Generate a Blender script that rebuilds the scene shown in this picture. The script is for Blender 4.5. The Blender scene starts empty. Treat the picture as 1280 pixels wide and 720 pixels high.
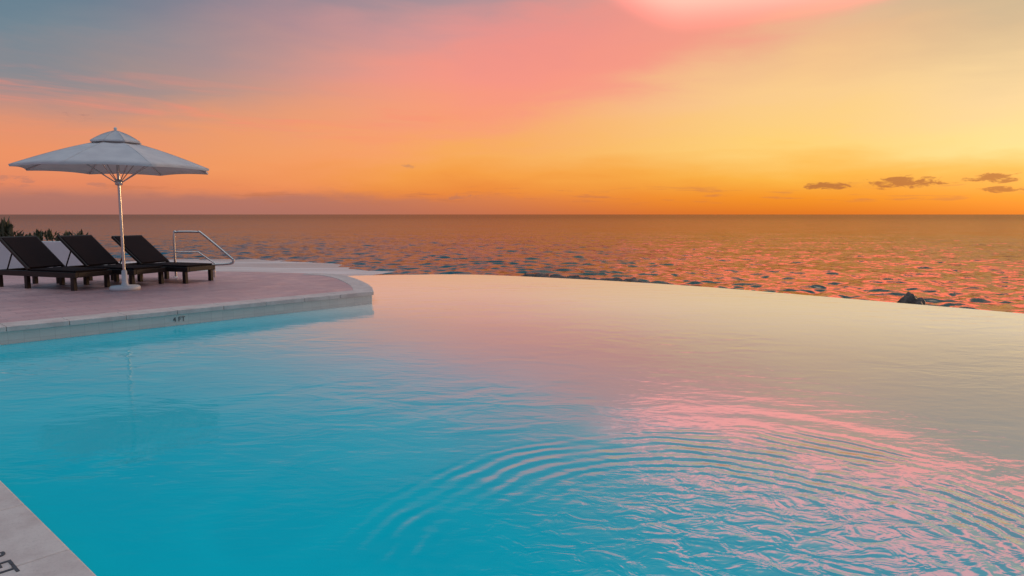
import bpy, bmesh, math, random
import numpy as np
from mathutils import Vector, Matrix
random.seed(7); rng=np.random.RandomState(5)
scene=bpy.context.scene
scene.view_settings.view_transform='Standard'
scene.view_settings.look='None'
scene.view_settings.exposure=0
R=math.radians

def lin(c,a=1.0,g=1.0):
    return tuple(g*((x/255)/12.92 if x/255<=0.04045 else ((x/255+0.055)/1.055)**2.4) for x in c)+(a,)

class NT:
    def __init__(s,nt): s.nt=nt; nt.nodes.clear()
    def n(s,t,**k):
        o=s.nt.nodes.new(t)
        for a,b in k.items(): setattr(o,a,b)
        return o
    def set(s,sock,v):
        if isinstance(v,bpy.types.NodeSocket): s.nt.links.new(v,sock)
        else: sock.default_value=v
    def m(s,op,a,b=0.0,c=0.0,clamp=False):
        o=s.n('ShaderNodeMath',operation=op,use_clamp=clamp)
        s.set(o.inputs[0],a); s.set(o.inputs[1],b); s.set(o.inputs[2],c)
        return o.outputs[0]
    def vm(s,op,a,b=(0,0,0)):
        o=s.n('ShaderNodeVectorMath',operation=op)
        s.set(o.inputs[0],a); s.set(o.inputs[1],b)
        return o.outputs[0]
    def mr(s,v,a,b,c=0.0,d=1.0,t='SMOOTHSTEP'):
        o=s.n('ShaderNodeMapRange',interpolation_type=t,clamp=True)
        s.set(o.inputs[0],v)
        for i,x in enumerate((a,b,c,d)): s.set(o.inputs[i+1],x)
        return o.outputs[0]
    def mix(s,f,a,b,bt='MIX'):
        o=s.n('ShaderNodeMix',data_type='RGBA',blend_type=bt)
        s.set(o.inputs[0],f); s.set(o.inputs[6],a); s.set(o.inputs[7],b)
        return o.outputs[2]
    def ramp(s,f,stops,interp='B_SPLINE'):
        o=s.n('ShaderNodeValToRGB'); cr=o.color_ramp; cr.interpolation=interp
        while len(cr.elements)<len(stops): cr.elements.new(0.5)
        for e,(p,c) in zip(cr.elements,stops): e.position=p; e.color=c
        s.set(o.inputs[0],f); return o.outputs[0]
    def noise(s,vec,scale,detail=3,rough=0.5,dist=0.0,col=False):
        o=s.n('ShaderNodeTexNoise'); 
        if vec is not None: s.set(o.inputs['Vector'],vec)
        o.inputs['Scale'].default_value=scale; o.inputs['Detail'].default_value=detail
        o.inputs['Roughness'].default_value=rough; o.inputs['Distortion'].default_value=dist
        return o.outputs[1 if col else 0]
    def comb(s,x,y,z=0.0):
        o=s.n('ShaderNodeCombineXYZ'); s.set(o.inputs[0],x); s.set(o.inputs[1],y); s.set(o.inputs[2],z); return o.outputs[0]
    def sep(s,v):
        o=s.n('ShaderNodeSeparateXYZ'); s.set(o.inputs[0],v); return o.outputs
    def mapping(s,v,scale=(1,1,1),rot=(0,0,0),loc=(0,0,0)):
        o=s.n('ShaderNodeMapping'); s.set(o.inputs[0],v)
        o.inputs['Scale'].default_value=scale; o.inputs['Rotation'].default_value=rot; o.inputs['Location'].default_value=loc
        return o.outputs[0]
    def bump(s,h,strength,dist,normal=None):
        o=s.n('ShaderNodeBump'); s.set(o.inputs['Height'],h)
        o.inputs['Strength'].default_value=strength; o.inputs['Distance'].default_value=dist
        if normal is not None: s.set(o.inputs['Normal'],normal)
        return o.outputs[0]
def newmat(name):
    m=bpy.data.materials.new(name); m.use_nodes=True
    t=NT(m.node_tree); out=t.n('ShaderNodeOutputMaterial'); return m,t,out
def pbsdf(t,out,color,rough=0.5,metal=0.0,normal=None):
    p=t.n('ShaderNodeBsdfPrincipled'); t.set(p.inputs['Base Color'],color)
    t.set(p.inputs['Roughness'],rough); p.inputs['Metallic'].default_value=metal
    if normal is not None: t.set(p.inputs['Normal'],normal)
    t.nt.links.new(p.outputs[0],out.inputs[0]); return p
def objco(t): return t.n('ShaderNodeTexCoord').outputs['Object']
def geopos(t): return t.n('ShaderNodeNewGeometry').outputs['Position']

# ------------------------------------------------------------ WORLD
SUN_AZ=50.0; SUN_EL=4.0
w=bpy.data.worlds.new("World"); scene.world=w; w.use_nodes=True
t=NT(w.node_tree); wout=t.n('ShaderNodeOutputWorld'); bg=t.n('ShaderNodeBackground')
d=t.n('ShaderNodeTexCoord').outputs['Generated']
x,y,z=t.sep(d)
el=t.m('MULTIPLY',t.m('ARCSINE',z),57.2958)
az=t.m('MULTIPLY',t.m('ARCTAN2',x,y),57.2958)
wc=t.comb(t.m('MULTIPLY',az,0.035),t.m('MULTIPLY',el,0.11))
n1=t.noise(wc,1.0,4,0.55,0.6)
n2=t.noise(t.comb(t.m('MULTIPLY',az,0.09),t.m('ADD',t.m('MULTIPLY',el,0.45),7.3)),1.0,5,0.6,0.4)
elw=t.m('ADD',el,t.m('ADD',t.m('MULTIPLY',t.m('SUBTRACT',n1,0.5),5.0),t.m('MULTIPLY',t.m('SUBTRACT',n2,0.5),3.4)))
k=t.mr(el,0.3,5.0)
e2=t.m('ADD',t.m('MULTIPLY',elw,k),t.m('MULTIPLY',el,t.m('SUBTRACT',1.0,k)))
f=t.m('DIVIDE',e2,40.0,clamp=True)
def st(l): return [(e/40.0,lin(c)) for e,c in l]
top=(40,(26,98,132))
rL=t.ramp(f,st([(0,(158,110,102)),(1.0,(186,122,104)),(2.2,(226,134,98)),(4,(236,145,100)),(6.2,(226,145,110)),(7.8,(190,141,128)),(9.2,(146,137,140)),(12,(114,132,145)),(18,(50,110,138)),top]),'LINEAR')
rM=t.ramp(f,st([(0,(206,110,62)),(1.3,(232,130,58)),(3,(244,156,68)),(5,(246,169,88)),(8,(245,166,112)),(11,(240,158,134)),(14.5,(214,150,146)),(18,(150,140,150)),(24,(70,124,146)),top]),'LINEAR')
rR=t.ramp(f,st([(0,(220,112,36)),(1.2,(240,142,36)),(2.6,(247,176,66)),(5,(251,206,116)),(9,(248,202,138)),(12.5,(236,184,138)),(16,(220,184,152)),(21,(196,180,160)),(28,(110,148,160)),top]),'LINEAR')
rE=t.ramp(f,st([(0,(224,116,40)),(1.2,(242,150,50)),(2.8,(251,188,92)),(4.5,(253,220,144)),(8,(245,210,154)),(12,(214,184,144)),(15,(188,172,144)),(21,(176,174,158)),(28,(110,150,160)),top]),'LINEAR')
rB=t.ramp(f,st([(0,(150,128,140)),(8,(150,140,160)),(20,(110,135,165)),top]),'LINEAR')
c=t.mix(t.mr(az,-36,-2),rL,rM)
c=t.mix(t.mr(az,-4,24),c,rR)
c=t.mix(t.mr(az,22,37),c,rE)
aaz=t.m('ABSOLUTE',az)
c=t.mix(t.mr(aaz,60,120),c,rB)
# pink diagonal band of lit high cloud; upper part boosted out of view to strengthen its pool reflection
b=t.m('SUBTRACT',el,t.m('ADD',t.m('MULTIPLY',az,0.29),8.9))
b=t.m('ADD',b,t.m('MULTIPLY',t.m('SUBTRACT',n1,0.5),5.0))
b=t.m('ADD',b,t.m('MULTIPLY',t.m('SUBTRACT',n2,0.5),4.5))
band=t.m('MULTIPLY',t.mr(b,-3.4,0.6),t.mr(b,4.0,9.5,1,0))
band=t.m('MULTIPLY',band,t.mr(az,48,75,1,0))
hi=t.mr(t.m('SUBTRACT',el,t.mr(az,14,2,0,4.5)),13.6,17.0)
band_s=t.m('MULTIPLY',band,t.mr(az,-30,10,0.0,0.62))
band_s=t.m('MULTIPLY',band_s,t.m('ADD',1.0,t.m('MULTIPLY',hi,0.55)))
pk=t.mix(hi,lin((250,136,126)),(2.5,0.62,0.48,1))
c=t.mix(band_s,c,pk)
s1=t.mr(t.noise(t.comb(t.m('MULTIPLY',az,0.05),t.m('ADD',t.m('MULTIPLY',el,0.7),t.m('MULTIPLY',az,0.02))),1.3,4,0.6,0.5),0.48,0.70)
s1=t.m('MULTIPLY',s1,t.m('MULTIPLY',t.mr(el,4,7),t.mr(el,8,11,1,0)))
s1=t.m('MULTIPLY',s1,t.mr(az,5,-15,0.0,0.5))
c=t.mix(s1,c,lin((248,138,114)))
hb=t.mr(t.m('ADD',el,t.m('MULTIPLY',t.m('SUBTRACT',t.noise(t.comb(t.m('MULTIPLY',az,0.16),t.m('MULTIPLY',el,0.5)),1.0,5,0.6),0.5),2.2)),1.0,2.0,1,0)
hb=t.m('MULTIPLY',hb,t.mr(az,14,-24,0.0,0.8))
c=t.mix(hb,c,lin((172,114,104)))
ws=t.mr(t.noise(t.comb(t.m('MULTIPLY',az,0.22),t.m('MULTIPLY',el,2.2)),1.0,5,0.6,0.2),0.52,0.68)
ws=t.m('MULTIPLY',ws,t.m('MULTIPLY',t.mr(el,0.6,1.2),t.mr(el,1.8,2.6,0.5,0)))
c=t.mix(ws,c,lin((190,112,78)))
cn=t.noise(t.comb(t.m('MULTIPLY',az,0.9),t.m('MULTIPLY',el,2.6)),1.0,5,0.65,0.4)
def blob(a0,e0,wa,we,k=1.0):
    da=t.m('DIVIDE',t.m('SUBTRACT',az,a0),wa); de=t.m('DIVIDE',t.m('SUBTRACT',el,e0),we)
    r2=t.m('ADD',t.m('MULTIPLY',da,da),t.m('MULTIPLY',de,de))
    return t.mr(r2,0.0,1.0,k,0.0,'LINEAR')
tot=None
for a0,e0,wa,we,kk in [(29.6,2.3,3.4,0.6,1.1),(34.9,2.45,2.5,.5,1.1),(24.6,2.1,2.1,.5,1.0),(35.6,1.65,1.8,.35,.9),(-8.5,3.9,.9,.35,.65),(-32,6.8,2.2,.5,.5),(-36,2.2,2.0,.5,.8),(-31,2.1,1.3,.35,.7),(-4,1.5,2.5,.4,.7)]:
    bb=blob(a0,e0,wa,we,kk); tot=bb if tot is None else t.m('MAXIMUM',tot,bb)
cm=t.mr(t.m('ADD',t.m('MULTIPLY',tot,0.7),t.m('MULTIPLY',t.m('SUBTRACT',cn,0.5),2.4)),0.30,0.70)
cm=t.m('MULTIPLY',cm,t.mr(tot,0.0,0.12))
c=t.mix(t.m('MULTIPLY',cm,t.mr(az,-10,24,0.35,0.85)),c,t.mix(t.mr(az,-10,20),lin((150,112,110)),lin((172,98,56))))
c=t.mix(t.mr(el,40,65),c,(1.0,1.04,1.12,1))  # unseen overhead sky, brightened to light the pool and deck
sky=t.n('ShaderNodeTexSky',sky_type='NISHITA'); sky.sun_disc=False
sky.sun_elevation=R(SUN_EL); sky.sun_rotation=R(SUN_AZ)
c=t.mix(0.006,c,sky.outputs[0],'ADD')
t.set(bg.inputs[0],c); bg.inputs[1].default_value=1.0
t.nt.links.new(bg.outputs[0],wout.inputs[0])

sl=bpy.data.lights.new('sun','SUN'); sl.energy=0.7; sl.angle=R(4); sl.color=(1,0.62,0.35)
so=bpy.data.objects.new('sun',sl); scene.collection.objects.link(so)
sd=Vector((math.sin(R(SUN_AZ))*math.cos(R(SUN_EL)),math.cos(R(SUN_AZ))*math.cos(R(SUN_EL)),math.sin(R(SUN_EL))))
so.rotation_euler=(-sd).to_track_quat('-Z','Y').to_euler()

# ------------------------------------------------------------ CAMERA
cam=bpy.data.cameras.new('camera'); co=bpy.data.objects.new('camera',cam); scene.collection.objects.link(co)
scene.camera=co; cam.sensor_width=36; cam.lens=24; cam.clip_end=60000; cam.clip_start=0.05
co.location=(0,0,1.25); co.rotation_euler=(R(90-6.16),0,0)

# ------------------------------------------------------------ helpers
def mkobj(name,verts,faces,mat=None,smooth=False,parent=None):
    me=bpy.data.meshes.new(name); me.from_pydata([tuple(v) for v in verts],[],faces); me.update()
    if mat: me.materials.append(mat)
    if smooth: me.shade_smooth()
    o=bpy.data.objects.new(name,me); scene.collection.objects.link(o)
    if parent: o.parent=parent
    return o
def empty(name,loc=(0,0,0),rz=0):
    o=bpy.data.objects.new(name,None); scene.collection.objects.link(o); o.location=loc; o.rotation_euler=(0,0,rz); o.empty_display_size=.2; return o
def box(name,x0,x1,y0,y1,z0,z1,mat,parent=None,bev=0.0,rot=None,loc=None):
    v=[(x,y,z) for z in (z0,z1) for x,y in ((x0,y0),(x1,y0),(x1,y1),(x0,y1))]
    fc=[(3,2,1,0),(4,5,6,7),(0,1,5,4),(1,2,6,5),(2,3,7,6),(3,0,4,7)]
    o=mkobj(name,v,fc,mat,False,parent)
    if rot: o.rotation_euler=rot
    if loc: o.location=loc
    if bev:
        b=o.modifiers.new('b','BEVEL'); b.width=bev; b.segments=3
    return o
def prism(name,poly,z0,z1,mat,parent=None,bev=0):
    n=len(poly); v=[(p[0],p[1],z0) for p in poly]+[(p[0],p[1],z1) for p in poly]
    fc=[tuple(range(n))[::-1],tuple(range(n,2*n))]+[(i,(i+1)%n,n+(i+1)%n,n+i) for i in range(n)]
    o=mkobj(name,v,fc,mat,False,parent)
    return o
def tube(name,pts,r,mat,parent=None,cyclic=False):
    cu=bpy.data.curves.new(name,'CURVE'); cu.dimensions='3D'; cu.bevel_depth=r; cu.bevel_resolution=4; cu.use_fill_caps=True
    sp=cu.splines.new('POLY'); sp.points.add(len(pts)-1)
    for p,q in zip(sp.points,pts): p.co=(*q,1)
    sp.use_cyclic_u=cyclic
    o=bpy.data.objects.new(name,cu); cu.materials.append(mat); scene.collection.objects.link(o)
    if parent: o.parent=parent
    return o
def catmull(P,n=8):
    out=[]
    for i in range(len(P)-1):
        p0=P[max(i-1,0)];p1=P[i];p2=P[i+1];p3=P[min(i+2,len(P)-1)]
        for k in range(n):
            s=k/n
            out.append(tuple(0.5*((2*p1[j])+(-p0[j]+p2[j])*s+(2*p0[j]-5*p1[j]+4*p2[j]-p3[j])*s*s+(-p0[j]+3*p1[j]-3*p2[j]+p3[j])*s**3) for j in range(len(p1))))
    out.append(tuple(P[-1])); return out

# ------------------------------------------------------------ MATERIALS
mdeck,t,o=newmat('deck_pavers')
p=t.mapping(geopos(t),rot=(0,0,R(-46)))
br=t.n('ShaderNodeTexBrick'); t.set(br.inputs['Vector'],p); br.offset=0.5
br.inputs['Scale'].default_value=1.0; br.inputs['Brick Width'].default_value=0.4; br.inputs['Row Height'].default_value=0.2
br.inputs['Mortar Size'].default_value=0.006; br.inputs['Mortar Smooth'].default_value=0.3
br.inputs['Color1'].default_value=(0.50,0.27,0.27,1); br.inputs['Color2'].default_value=(0.60,0.36,0.35,1); br.inputs['Mortar'].default_value=(0.32,0.2,0.2,1)
cc=t.mix(t.mr(t.noise(geopos(t),1.1,5,0.6),0.35,0.7,0,0.5),br.outputs[0],(0.46,0.29,0.29,1))
cc=t.mix(t.mr(t.noise(geopos(t),60,3,0.6),0.4,0.7,0,0.25),cc,(0.64,0.45,0.44,1))
pbsdf(t,o,cc,t.mr(t.noise(geopos(t),3,4),0.3,0.7,0.35,0.6),0,t.bump(t.m('SUBTRACT',t.m('MULTIPLY',t.noise(geopos(t),90,3),0.3),br.outputs[1]),0.5,0.004))
mcop,t,o=newmat('coping_stone')
cc=t.mix(t.mr(t.noise(geopos(t),5,6,0.65),0.35,0.7),(0.62,0.53,0.49,1),(0.5,0.40,0.37,1))
cc=t.mix(t.mr(t.noise(geopos(t),70,4,0.7),0.5,0.72,0,0.35),cc,(0.35,0.3,0.27,1))
pbsdf(t,o,cc,0.6,0,t.bump(t.noise(geopos(t),120,3),0.4,0.002))
mtile,t,o=newmat('pool_wall_tile')
gp=geopos(t); px,py,pz=t.sep(gp)
al=t.m('ADD',t.m('MULTIPLY',px,0.695),t.m('MULTIPLY',py,0.72))
br=t.n('ShaderNodeTexBrick'); t.set(br.inputs['Vector'],t.comb(al,pz)); br.offset=0
br.inputs['Scale'].default_value=1; br.inputs['Brick Width'].default_value=0.15; br.inputs['Row Height'].default_value=0.15; br.inputs['Mortar Size'].default_value=0.002
br.inputs['Color1'].default_value=(0.6,0.55,0.5,1); br.inputs['Color2'].default_value=(0.66,0.6,0.54,1); br.inputs['Mortar'].default_value=(0.5,0.45,0.41,1)
pbsdf(t,o,br.outputs[0],0.35)
# pool water
mwat,t,o=newmat('pool_water')
gp=geopos(t); px,py,pz=t.sep(gp)
CX,CY=0.9,2.7
dx=t.m('SUBTRACT',px,CX); dy=t.m('SUBTRACT',py,CY)
rr=t.m('SQRT',t.m('ADD',t.m('MULTIPLY',dx,dx),t.m('MULTIPLY',dy,dy)))
wob=t.m('MULTIPLY',t.m('SUBTRACT',t.noise(gp,1.1,3,0.5),0.5),0.40)
rw=t.m('ADD',rr,wob)
ph=t.m('MULTIPLY',t.m('POWER',rw,0.8),70.0)
ring=t.m('SINE',ph)
env=t.m('MULTIPLY',t.mr(rr,0.7,1.2),t.mr(t.m('SUBTRACT',rr,t.mr(px,0.4,2.2,0,0.4)),1.35,1.8,1,0))
env=t.m('MULTIPLY',env,t.mr(t.noise(gp,1.8,3),0.36,0.62,0.10,1.0))
ringh=t.m('MULTIPLY',t.m('MULTIPLY',ring,env),0.0030)
ring2=t.m('MULTIPLY',t.m('MULTIPLY',t.m('SINE',t.m('MULTIPLY',rw,16.0)),t.m('MULTIPLY',t.mr(rr,1.4,2.2),t.mr(rr,2.6,5.0,1,0))),0.0008)
ring2=t.m('MULTIPLY',ring2,t.mr(t.noise(gp,0.7,2),0.42,0.6,0.1,1.0))
calm=t.mr(t.noise(t.mapping(gp,scale=(0.6,1,1)),0.35,2),0.4,0.62,0.35,1.0)
chop=t.m('MULTIPLY',t.m('MULTIPLY',t.m('SUBTRACT',t.noise(t.mapping(gp,scale=(0.8,1.5,1),rot=(0,0,.3)),2.4,3,0.5,0.5),0.5),0.010),calm)
micro=t.m('MULTIPLY',t.m('SUBTRACT',t.noise(t.mapping(gp,scale=(0.7,1.6,1)),9.0,2,0.5,0.3),0.5),0.0012)
fine=t.m('MULTIPLY',t.m('SUBTRACT',t.noise(t.mapping(gp,scale=(1,1.4,1)),6.0,3,0.5,0.7),0.5),t.m('ADD',0.0008,t.m('MULTIPLY',t.mr(t.m('ADD',rr,t.m('MULTIPLY',px,-0.35)),0.2,1.6,1,0),0.012)))
h=t.m('ADD',t.m('ADD',ringh,ring2),t.m('ADD',t.m('ADD',chop,micro),fine))
nb=t.bump(h,1.0,1.0)
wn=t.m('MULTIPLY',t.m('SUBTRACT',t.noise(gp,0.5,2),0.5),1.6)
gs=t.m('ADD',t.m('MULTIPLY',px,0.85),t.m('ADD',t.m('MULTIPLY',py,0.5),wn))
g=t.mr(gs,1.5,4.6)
base=t.mix(g,(0.0,0.52,0.64,1),(0.44,0.41,0.38,1))  # beige towards the right: warm sky reflection painted into the water colour
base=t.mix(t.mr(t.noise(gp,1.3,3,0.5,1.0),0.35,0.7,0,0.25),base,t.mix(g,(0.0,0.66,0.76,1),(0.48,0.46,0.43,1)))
base=t.mix(t.mr(t.m('ADD',t.m('ADD',py,t.m('MULTIPLY',px,0.35)),wn),6.8,12.5,0,0.95),base,(0.94,0.90,0.82,1))  # pale far end painted in for the bright reflection there
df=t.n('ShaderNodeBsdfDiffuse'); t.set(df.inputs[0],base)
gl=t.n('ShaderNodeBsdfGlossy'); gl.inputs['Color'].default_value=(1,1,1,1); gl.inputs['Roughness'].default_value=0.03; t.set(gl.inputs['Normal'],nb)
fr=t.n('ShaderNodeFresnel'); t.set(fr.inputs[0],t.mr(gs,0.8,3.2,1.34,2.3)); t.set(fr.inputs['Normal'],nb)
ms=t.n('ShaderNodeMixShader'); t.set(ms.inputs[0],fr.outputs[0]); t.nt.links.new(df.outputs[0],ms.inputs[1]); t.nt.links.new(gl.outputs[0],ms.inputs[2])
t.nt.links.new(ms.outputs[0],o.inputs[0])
# sea
msea,t,o=newmat('sea_water')
geo=t.n('ShaderNodeNewGeometry'); gp=geo.outputs['Position']; gn=geo.outputs['Normal']
px,py,pz=t.sep(gp)
dist=t.m('SQRT',t.m('ADD',t.m('MULTIPLY',px,px),t.m('MULTIPLY',py,py)))
v1=t.noise(t.mapping(gp,scale=(0.8,1.2,1)),1.9,3,0.65,0.3,col=True)
v2=t.noise(t.mapping(gp,scale=(0.5,1,1)),0.2,3,0.6,0,col=True)
def cen(v,k): return t.vm('MULTIPLY',t.vm('SUBTRACT',v,(0.5,0.5,0.5)),t.comb(k,k,0.0))
nn=t.vm('NORMALIZE',t.vm('ADD',gn,t.vm('ADD',cen(v1,t.mr(dist,30,260,0.38,0.8)),cen(v2,0.25))))
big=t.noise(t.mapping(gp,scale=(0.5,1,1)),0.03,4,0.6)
side=t.mr(t.m('ADD',t.m('DIVIDE',px,dist),t.m('MULTIPLY',t.m('SUBTRACT',big,0.5),0.3)),-0.5,0.35)  # grey-to-bronze azimuth factor; paints the reflected sky tones into the sea colours
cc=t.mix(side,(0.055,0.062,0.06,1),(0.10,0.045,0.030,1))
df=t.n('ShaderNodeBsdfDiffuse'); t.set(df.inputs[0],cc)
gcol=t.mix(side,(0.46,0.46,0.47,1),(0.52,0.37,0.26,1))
gcol=t.mix(t.mr(dist,60,900,0,0.32),gcol,(0.10,0.08,0.08,1))  # gloss colour darkened with distance, painting in the shadowing between far waves
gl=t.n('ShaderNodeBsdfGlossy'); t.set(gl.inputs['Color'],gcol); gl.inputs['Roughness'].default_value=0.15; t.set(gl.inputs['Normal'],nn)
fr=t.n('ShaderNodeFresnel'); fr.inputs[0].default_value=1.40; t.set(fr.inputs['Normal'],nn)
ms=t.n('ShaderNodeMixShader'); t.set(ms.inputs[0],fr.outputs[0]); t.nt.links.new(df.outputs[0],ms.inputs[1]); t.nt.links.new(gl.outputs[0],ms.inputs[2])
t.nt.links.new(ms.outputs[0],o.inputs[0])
# sand / foam
msand,t,o=newmat('sand')
gp=geopos(t)
cc=t.mix(t.mr(t.noise(t.mapping(gp,scale=(0.15,1,1)),0.5,5,0.65,0.4),0.40,0.66),(0.48,0.39,0.36,1),(0.72,0.66,0.64,1))
pbsdf(t,o,cc,0.4,0,t.bump(t.noise(gp,2,5),0.6,0.1))
mrock,t,o=newmat('rock')
gp=geopos(t)
cc=t.mix(t.mr(t.noise(gp,3,6,0.65),0.35,0.7),(0.035,0.028,0.024,1),(0.14,0.10,0.08,1))
pbsdf(t,o,cc,0.6,0,t.bump(t.noise(gp,8,6),0.9,0.05))
mwood,t,o=newmat('dark_wood')
cc=t.mix(t.mr(t.noise(t.mapping(objco(t),scale=(2,20,20)),2,4,0.6),0.3,0.7),(0.012,0.007,0.006,1),(0.03,0.017,0.014,1))
pr=pbsdf(t,o,cc,0.5); pr.inputs['Specular IOR Level'].default_value=0.3
msling,t,o=newmat('woven_sling')
oc=objco(t); ck=t.n('ShaderNodeTexChecker'); t.set(ck.inputs[0],oc); ck.inputs['Scale'].default_value=90
ck.inputs[1].default_value=(0.010,0.006,0.007,1); ck.inputs[2].default_value=(0.022,0.013,0.014,1)
pr=pbsdf(t,o,ck.outputs[0],0.8,0,t.bump(ck.outputs[1],0.4,0.002)); pr.inputs['Specular IOR Level'].default_value=0.1
mcan,t,o=newmat('canopy_fabric')
cc=t.mix(t.mr(t.noise(objco(t),4,4),0.3,0.7),(0.56,0.55,0.57,1),(0.64,0.63,0.64,1))
a=t.n('ShaderNodeBsdfDiffuse'); t.set(a.inputs[0],cc); bb_=t.n('ShaderNodeBsdfTranslucent'); bb_.inputs[0].default_value=(0.55,0.5,0.48,1)
ms=t.n('ShaderNodeMixShader'); ms.inputs[0].default_value=0.15; t.nt.links.new(a.outputs[0],ms.inputs[1]); t.nt.links.new(bb_.outputs[0],ms.inputs[2]); t.nt.links.new(ms.outputs[0],o.inputs[0])
def simple(name,col,rough,metal=0,var=0.15,sc=6):
    m,t,o=newmat(name)
    c2=tuple(v*(1-var) for v in col[:3])+(1,)
    pbsdf(t,o,t.mix(t.noise(objco(t),sc,4),(*col[:3],1),c2),rough,metal); return m
msteel=simple('stainless_steel',(0.6,0.58,0.56),0.25,1.0)
mwhite=simple('white_paint',(0.7,0.69,0.69),0.5)
mwall=simple('white_render',(0.72,0.70,0.70),0.8,0,0.2,3)
mink=simple('marking_paint',(0.06,0.06,0.07),0.6)
mleaf,t,o=newmat('leaf')
pbsdf(t,o,t.mix(t.mr(t.noise(geopos(t),5,3),0.35,0.65),(0.03,0.045,0.02,1),(0.10,0.10,0.05,1)),0.5)

# ------------------------------------------------------------ SEA
SEA=-2.75
r1=12*np.power(160/12,np.linspace(0,1,470)); r2=160*np.power(22000/160,np.linspace(0,1,60))[1:]
rads=np.concatenate([r1,r2]); azs=np.radians(np.linspace(-66,66,680))
RR,AA=np.meshgrid(rads,azs,indexing='ij'); X=RR*np.sin(AA); Y=RR*np.cos(AA)
Z=np.zeros_like(X)
sp_=np.gradient(rads)[:,None]
for i in range(90):
    lam=0.45*(3.0/0.45)**rng.rand(); kk=2*math.pi/lam; th=math.radians(rng.normal(250,50)); 
    amp=0.0048*lam**0.95*(0.5+0.9*rng.rand())
    ph=kk*(X*math.cos(th)+Y*math.sin(th))+rng.rand()*6.28
    fade=np.clip((lam/(sp_*2.6))-0.6,0,1)
    Z+=amp*fade*(np.sin(ph)+0.28*np.sin(2*ph+1.57))
nr,na=X.shape
idx=np.arange(nr*na).reshape(nr,na)
quads=np.stack([idx[:-1,:-1],idx[:-1,1:],idx[1:,1:],idx[1:,:-1]],-1).reshape(-1,4)[:,::-1]
me=bpy.data.meshes.new('sea'); me.vertices.add(nr*na)
me.vertices.foreach_set('co',np.stack([X,Y,Z+SEA],-1).astype(np.float32).ravel())
nq=len(quads); me.loops.add(nq*4); me.loops.foreach_set('vertex_index',quads.astype(np.int32).ravel())
me.polygons.add(nq); me.polygons.foreach_set('loop_start',np.arange(nq,dtype=np.int32)*4); 
me.update(calc_edges=True); me.validate(); me.materials.append(msea); me.shade_smooth()
so_=bpy.data.objects.new('sea',me); scene.collection.objects.link(so_)
mkobj('ground',[(-400,-400,SEA-1.2),(400,-400,SEA-1.2),(400,60,SEA-1.2),(-400,60,SEA-1.2)],[(0,1,2,3)],msand)

bp=catmull([(-60,36),(-45,46),(-30,56),(-23,58),(-17,55),(-12,49.5),(-8,44),(-7,36),(-9,25),(-14,16)],6)
n=len(bp); vs=[(x_+random.gauss(0,.5),y_+random.gauss(0,.7),SEA+0.2) for i,(x_,y_) in enumerate(bp)]
mkobj('beach',vs,[tuple(range(n))[::-1]],msand)

# ------------------------------------------------------------ POOL
ZW=-0.19
arc=catmull([(-5.0,15.0),(-3.95,15.98),(-1.54,16.4),(0,15.98),(2.41,14.62),(4.09,13.34),(5.95,11.45),(7.47,9.86),(8.8,8.0),(9.7,5.6),(10,3),(9.6,0.4),(8.4,-2.2),(6.5,-4.8)],8)
poly=[(-7.2,6.5),(-3.1,11.2),(-4.2,13.4)]+arc+[(2.5,-1.9)]
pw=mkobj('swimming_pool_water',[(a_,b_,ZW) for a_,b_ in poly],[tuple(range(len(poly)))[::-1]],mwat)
outer=[]; 
for i,pnt in enumerate(arc):
    a_=Vector(arc[max(i-1,0)]); b_=Vector(arc[min(i+1,len(arc)-1)]); dd=(b_-a_).normalized(); nrm=Vector((-dd.y,dd.x))
    outer.append((Vector(pnt)+nrm*0.06,Vector(pnt)+nrm*0.9,Vector(pnt)))
V=[];F=[]
for (o1,o2,p0) in outer:
    V+= [(p0.x,p0.y,ZW-0.004),(o1.x,o1.y,ZW-0.03),(o1.x,o1.y,-1.0),(o2.x,o2.y,-1.0),(o2.x,o2.y,-3.6)]
for i in range(len(outer)-1):
    for j in range(4): F.append((i*5+j,(i+1)*5+j,(i+1)*5+j+1,i*5+j+1))
mkobj('infinity_edge_wall',V,F,mcop)

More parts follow.
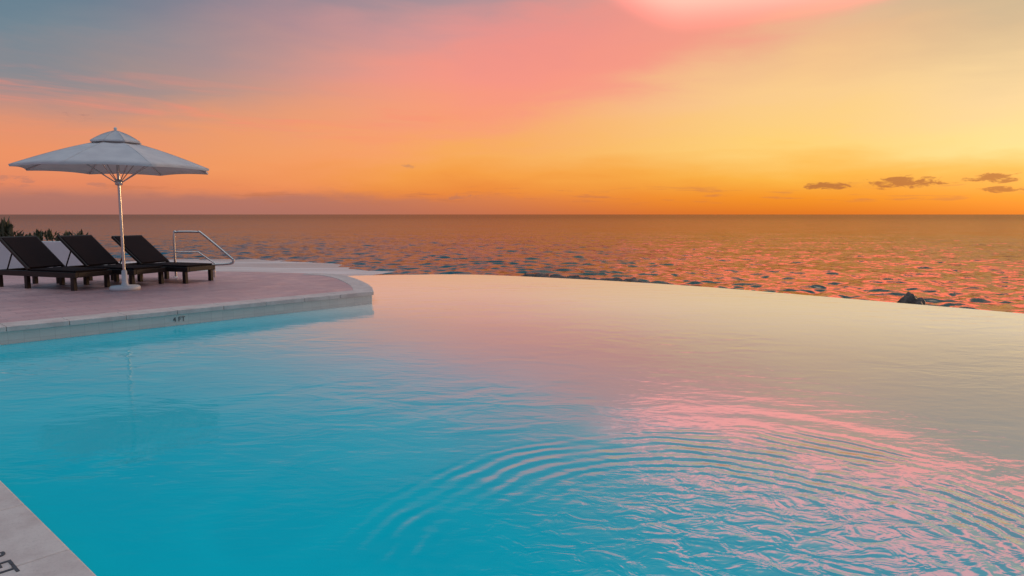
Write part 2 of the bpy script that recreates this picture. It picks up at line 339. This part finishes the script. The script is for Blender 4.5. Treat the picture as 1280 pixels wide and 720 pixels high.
C=Vector((-6.47,6.63)); P1=Vector((-2.27,10.98))
tip=[(-2.27,10.98)]+catmull([(-2.30,11.15),(-2.62,12.2),(-3.43,13.87),(-4.3,14.5),(-6.5,15.0)],6)
NE=C+Vector((.75,-.66)).normalized()*16
deckpoly=[tuple(C)]+tip+[(-9,15.3),(-26,18),(-26,-20),(8,-20),tuple(NE)]
deck=prism('deck',deckpoly[::-1],-0.9,0.0,mdeck)
deck.data.materials.append(mtile)
for pl in deck.data.polygons:
    if abs(pl.normal.z)<0.5: pl.material_index=1
def coping(name,path,width,seg,ov=0.03,z0=-0.05,z1=0.012):
    bm=bmesh.new()
    pts=[Vector(p) for p in path]
    L=[0]
    for a_,b_ in zip(pts,pts[1:]): L.append(L[-1]+(b_-a_).length)
    def at(s):
        s=max(0,min(L[-1]-1e-5,s))
        for i in range(len(L)-1):
            if L[i]<=s<=L[i+1]:
                dd=(pts[i+1]-pts[i]).normalized(); return pts[i]+dd*(s-L[i]),dd
        return pts[-1],(pts[-1]-pts[-2]).normalized()
    s=0
    while s<L[-1]-0.05:
        e_=min(s+seg,L[-1]); q=[]
        for u_ in (s+0.002,e_-0.002):
            p_,_=at(u_); 
            da=(at(u_+0.03)[0]-at(u_-0.03)[0]).normalized(); nl=Vector((-da.y,da.x))
            q.append((p_-nl*ov,p_+nl*width))
        vv=[bm.verts.new((*c_,zz)) for zz in (z0,z1) for c_ in (q[0][0],q[1][0],q[1][1],q[0][1])]
        for fc in [(3,2,1,0),(4,5,6,7),(0,1,5,4),(1,2,6,5),(2,3,7,6),(3,0,4,7)]: bm.faces.new([vv[i] for i in fc])
        s=e_
    me=bpy.data.meshes.new(name); bm.to_mesh(me); bm.free(); me.materials.append(mcop)
    o=bpy.data.objects.new(name,me); scene.collection.objects.link(o)
    b=o.modifiers.new('b','BEVEL'); b.width=0.008; b.segments=3
    return o
coping('pool_coping',[tuple(C),(-2.27,10.98)],0.34,0.605)
coping('pool_coping',[(-2.27,10.98)]+tip[1:-6],0.30,0.6,z1=0.009)
coping('pool_coping',[tuple(NE),tuple(C)],0.45,0.6)

def text(name,s,size,M,mat):
    cu=bpy.data.curves.new(name,'FONT'); cu.body=s; cu.size=size; cu.align_x='CENTER'; cu.align_y='CENTER'; cu.extrude=0.001
    o=bpy.data.objects.new(name,cu); cu.materials.append(mat); scene.collection.objects.link(o); o.matrix_world=M
ed=(P1-C).normalized(); fn=Vector((ed.y,-ed.x))
pt=C+ed*3.05+fn*0.006
M=Matrix(((ed.x,0,fn.x,pt.x),(ed.y,0,fn.y,pt.y),(0,1,0,-0.115),(0,0,0,1)))
text('depth_marking',"4 FT",0.085,M,mink)
M=Matrix.Translation((-1.83,2.30,0.0135))@Matrix.Rotation(R(-41),4,'Z')
text('depth_marking',"3 FT",0.12,M,mink)

# ------------------------------------------------------------ UMBRELLA
ux,uy=-6.44,11.3
U=empty('patio_umbrella',(ux,uy,0),R(2))
tube('pole',[(0,0,0.0),(0,0,2.5)],0.024,msteel,U)
def lathe(name,prof,mat,parent,n=32,loc=(0,0,0)):
    V=[];F=[]
    for r_,z_ in prof:
        for i in range(n): a_=2*math.pi*i/n; V.append((r_*math.cos(a_)+loc[0],r_*math.sin(a_)+loc[1],z_+loc[2]))
    for j in range(len(prof)-1):
        for i in range(n): F.append((j*n+i,j*n+(i+1)%n,(j+1)*n+(i+1)%n,(j+1)*n+i))
    return mkobj(name,V,F,mat,True,parent)
lathe('base',[(0,0),(.22,0),(.23,.02),(.23,.05),(.21,.07),(.06,.08),(.045,.12),(.04,.32),(0.026,.33)],mwhite,U)
lathe('hub',[(.03,1.72),(.055,1.73),(.055,1.80),(.03,1.82)],msteel,U)
NR,SUB,RD=8,8,10; rad=1.47
def canopy(name,r0,r1,z0,z1,sag,mat,hem=0.05,bulge=0.03):
    V=[];F=[];nn=NR*SUB
    for j in range(RD+1):
        s=j/RD
        for i in range(nn):
            k=i/SUB; fr_=k-int(k); a0=int(k)*2*math.pi/NR; a1=a0+2*math.pi/NR
            rr_=r0+(r1-r0)*s
            pa=Vector((math.cos(a0),math.sin(a0)))*rr_; pb=Vector((math.cos(a1),math.sin(a1)))*rr_
            p_=pa.lerp(pb,fr_); w_=4*fr_*(1-fr_)
            p_*= (1-0.03*w_*s)
            V.append((p_.x,p_.y,z0+(z1-z0)*s+bulge*math.sin(math.pi*s)-0.02*w_*math.sin(math.pi*s)+sag*w_*s*s))
    for j in range(RD):
        for i in range(nn): F.append((j*nn+i,(j+1)*nn+i,(j+1)*nn+(i+1)%nn,j*nn+(i+1)%nn))
    b0=RD*nn; b1=len(V)
    for i in range(nn):
        v=V[b0+i]; V.append((v[0]*0.995,v[1]*0.995,v[2]-hem))
    for i in range(nn): F.append((b0+i,b1+i,b1+(i+1)%nn,b0+(i+1)%nn))
    o=mkobj(name,V,F,mat,True,U)
    for i in range(NR):
        pts=[V[j*nn+i*SUB] for j in range(RD+1)]
        tube(name+'_seam_%d'%i,[(q[0],q[1],q[2]+.001) for q in pts],0.004,mat,U)
    return o
canopy('canopy',0.05,rad,2.47,1.985,0.02,mcan,0.03)
canopy('vent_cap',0.02,0.38,2.60,2.42,0.0,mcan,0.02,0.02)
lathe('finial',[(0,2.66),(.02,2.65),(.028,2.63),(.02,2.61),(.03,2.59)],mwhite,U,16)
for i in range(NR):
    a_=2*math.pi*i/NR
    tube('rib_%d'%i,[(0.04*math.cos(a_),0.04*math.sin(a_),2.44)]+[((0.05+(rad-.05)*s)*math.cos(a_),(0.05+(rad-.05)*s)*math.sin(a_),2.47-.485*s+.03*math.sin(math.pi*s)-.018) for s in (.25,.5,.75,.99)],0.009,msteel,U)
    tube('strut_%d'%i,[(0.05*math.cos(a_),0.05*math.sin(a_),1.77),(0.75*math.cos(a_),0.75*math.sin(a_),2.24)],0.008,msteel,U)

# ------------------------------------------------------------ LOUNGERS
def lounger(fx,fy,ang,recl=40):
    E=empty('sun_lounger',(fx,fy,0),ang); L=1.95;W=0.68;H=0.30
    def B(nm,*a,mat=mwood,bev=0.006): return box(nm,*a,mat,E,bev)
    for i,(lx) in enumerate((-0.09,-1.18,-1.86)):
        for j,ly in enumerate((0.0,W-0.07)):
            B('leg_%d_%d'%(i,j),lx-0.035,lx+0.035,ly+.002,ly+0.068,0,H-0.09)
    B('rail_near',-L,0,0,0.05,H-0.09,H); B('rail_far',-L,0,W-0.05,W,H-0.09,H)
    B('foot_bar',-0.05,0.002,0.052,W-0.052,H-0.085,H-.004); B('head_bar',-L-.002,-L+0.05,0.052,W-0.052,H-0.085,H-.004)
    hx=-1.12
    for i in range(12):
        x0=-0.07-i*0.088
        B('slat_%d'%i,x0-0.078,x0,0.052,W-0.052,H-.03,H+0.002,bev=0.004)
    box('seat_pad',hx,-0.03,0.03,W-0.03,H+0.004,H+0.03,msling,E,0.012)
    Bk=empty('backrest',(hx,0,H+0.02)); Bk.parent=E; Bk.rotation_euler=(0,R(recl),0)
    Lb=0.82
    for nm,y0,y1 in (('side_near',0.01,0.055),('side_far',W-.055,W-.01)):
        box(nm,-Lb,0,y0,y1,-0.02,0.025,mwood,Bk,.006)
    box('top_bar',-Lb-.04,-Lb+0.002,0.01,W-.01,-0.022,0.027,mwood,Bk,.006)
    for i in range(9): box('back_slat_%d'%i,-Lb+0.01+i*.088,-Lb+.085+i*.088,.06,W-.06,-.012,.012,mwood,Bk,.003)
    box('back_pad',-Lb,-0.01,0.04,W-0.04,0.014,0.04,msling,Bk,0.012)
    for y_ in (0.08,W-.08):
        a_=(hx-0.55*math.cos(R(recl)),y_,H+0.02+0.55*math.sin(R(recl))-.03); tube('prop',[a_,(hx-0.62,y_,H-.03)],0.012,mwood,E)
    return E
th=R(-20)
lounger(-7.13,11.1,th,38); lounger(-6.50,11.69,th,38); lounger(-5.86,12.28,th,36)

# handrail
Hh=empty('handrail')
pts=catmull([(-6.72,13.6,-0.05),(-6.72,13.6,0.82),(-6.66,13.6,0.895),(-6.55,13.6,0.905),(-6.25,13.6,.90),(-6.15,13.6,.86),(-5.62,13.6,0.40),(-5.56,13.6,0.33),(-5.62,13.6,0.27),(-5.95,13.6,0.25)],5)
tube('rail',pts,0.023,msteel,Hh)
tube('mid_bar',[(-6.72,13.6,.5),(-6.25,13.6,.5),(-5.9,13.6,.25)],.015,msteel,Hh)
lathe('flange',[(0,.012),(.05,.012),(.055,0)],msteel,Hh,20,(-6.72,13.6,0))
tube('post',[(-5.95,13.6,0),(-5.95,13.6,.25)],.02,msteel,Hh)

box('garden_wall',-24,-9.45,15.0,15.25,-0.2,0.66,mwall,None,.02)
def foliage(name,centres,n,size,spread):
    V=[];F=[]
    for (cx,cy,cz,hh) in centres:
        for i in range(n):
            a_=random.uniform(0,6.28); l=random.uniform(.5,1)*hh; t_=random.gauss(0,spread)
            b0=Vector((cx+random.gauss(0,.05),cy+random.gauss(0,.05),cz+random.uniform(0,.4)*hh))
            tipv=b0+Vector((math.cos(a_)*t_,math.sin(a_)*t_,l*.6)); sd_=Vector((-math.sin(a_),math.cos(a_),0))*size
            mid=(b0+tipv)/2+Vector((0,0,.02)); k=len(V)
            V+=[b0-sd_*.3,b0+sd_*.3,mid+sd_,tipv,mid-sd_]; F.append((k,k+1,k+2,k+3,k+4))
    return mkobj(name,V,F,mleaf)
cs=[(-9.6-i*.23+random.uniform(-.06,.06),15.12,.64,random.uniform(.2,.36)) for i in range(60)]
foliage('hedge',cs,30,.026,.08)
foliage('shrub',[(-11.15,15.12,.64,.62),(-11.3,15.1,.64,.55)],60,.03,.14)

# ------------------------------------------------------------ SHORE ROCKS
from mathutils import noise as nz
def rock(bm,c_,s_):
    g=bmesh.ops.create_icosphere(bm,subdivisions=3,radius=1)
    off=Vector((random.random()*50,random.random()*50,0))
    rz=random.uniform(0,6.28)
    for v in g['verts']:
        nrm=v.co.normalized(); k=1+0.45*nz.noise(nrm*1.6+off)+0.2*nz.noise(nrm*4+off)
        q=Vector((nrm.x*k*s_[0],nrm.y*k*s_[1],nrm.z*k*s_[2])); q.rotate(Matrix.Rotation(rz,3,'Z')); v.co=q+Vector(c_)
bm=bmesh.new()
path=catmull([(2,44),(6,39.5),(11,33.5),(15,28.5),(18.5,24.5),(22,20),(26,13),(28,4)],16)
for (x_,y_) in path:
    for k in range(3):
        if random.random()<0.75:
            s=random.uniform(.2,.5); q=random.gauss(0,1.0)
            rock(bm,(x_+random.gauss(0,.9)-.3*q,y_+q*.6-1.2,SEA-0.0),(s*1.5,s,s*random.uniform(.35,.65)))
me=bpy.data.meshes.new('shore_rocks'); bm.to_mesh(me); bm.free(); me.materials.append(mrock); me.shade_smooth()
o=bpy.data.objects.new('shore_rocks',me); scene.collection.objects.link(o)
bm=bmesh.new()
rock(bm,(12.95,22,-2.06),(.36,.36,.70)); rock(bm,(13.4,22.3,-2.34),(.34,.34,.70)); rock(bm,(12.55,22.2,-2.32),(.32,.32,.67))
me=bpy.data.meshes.new('sea_rock'); bm.to_mesh(me); bm.free(); me.materials.append(mrock); me.shade_smooth()
o=bpy.data.objects.new('sea_rock',me); scene.collection.objects.link(o)
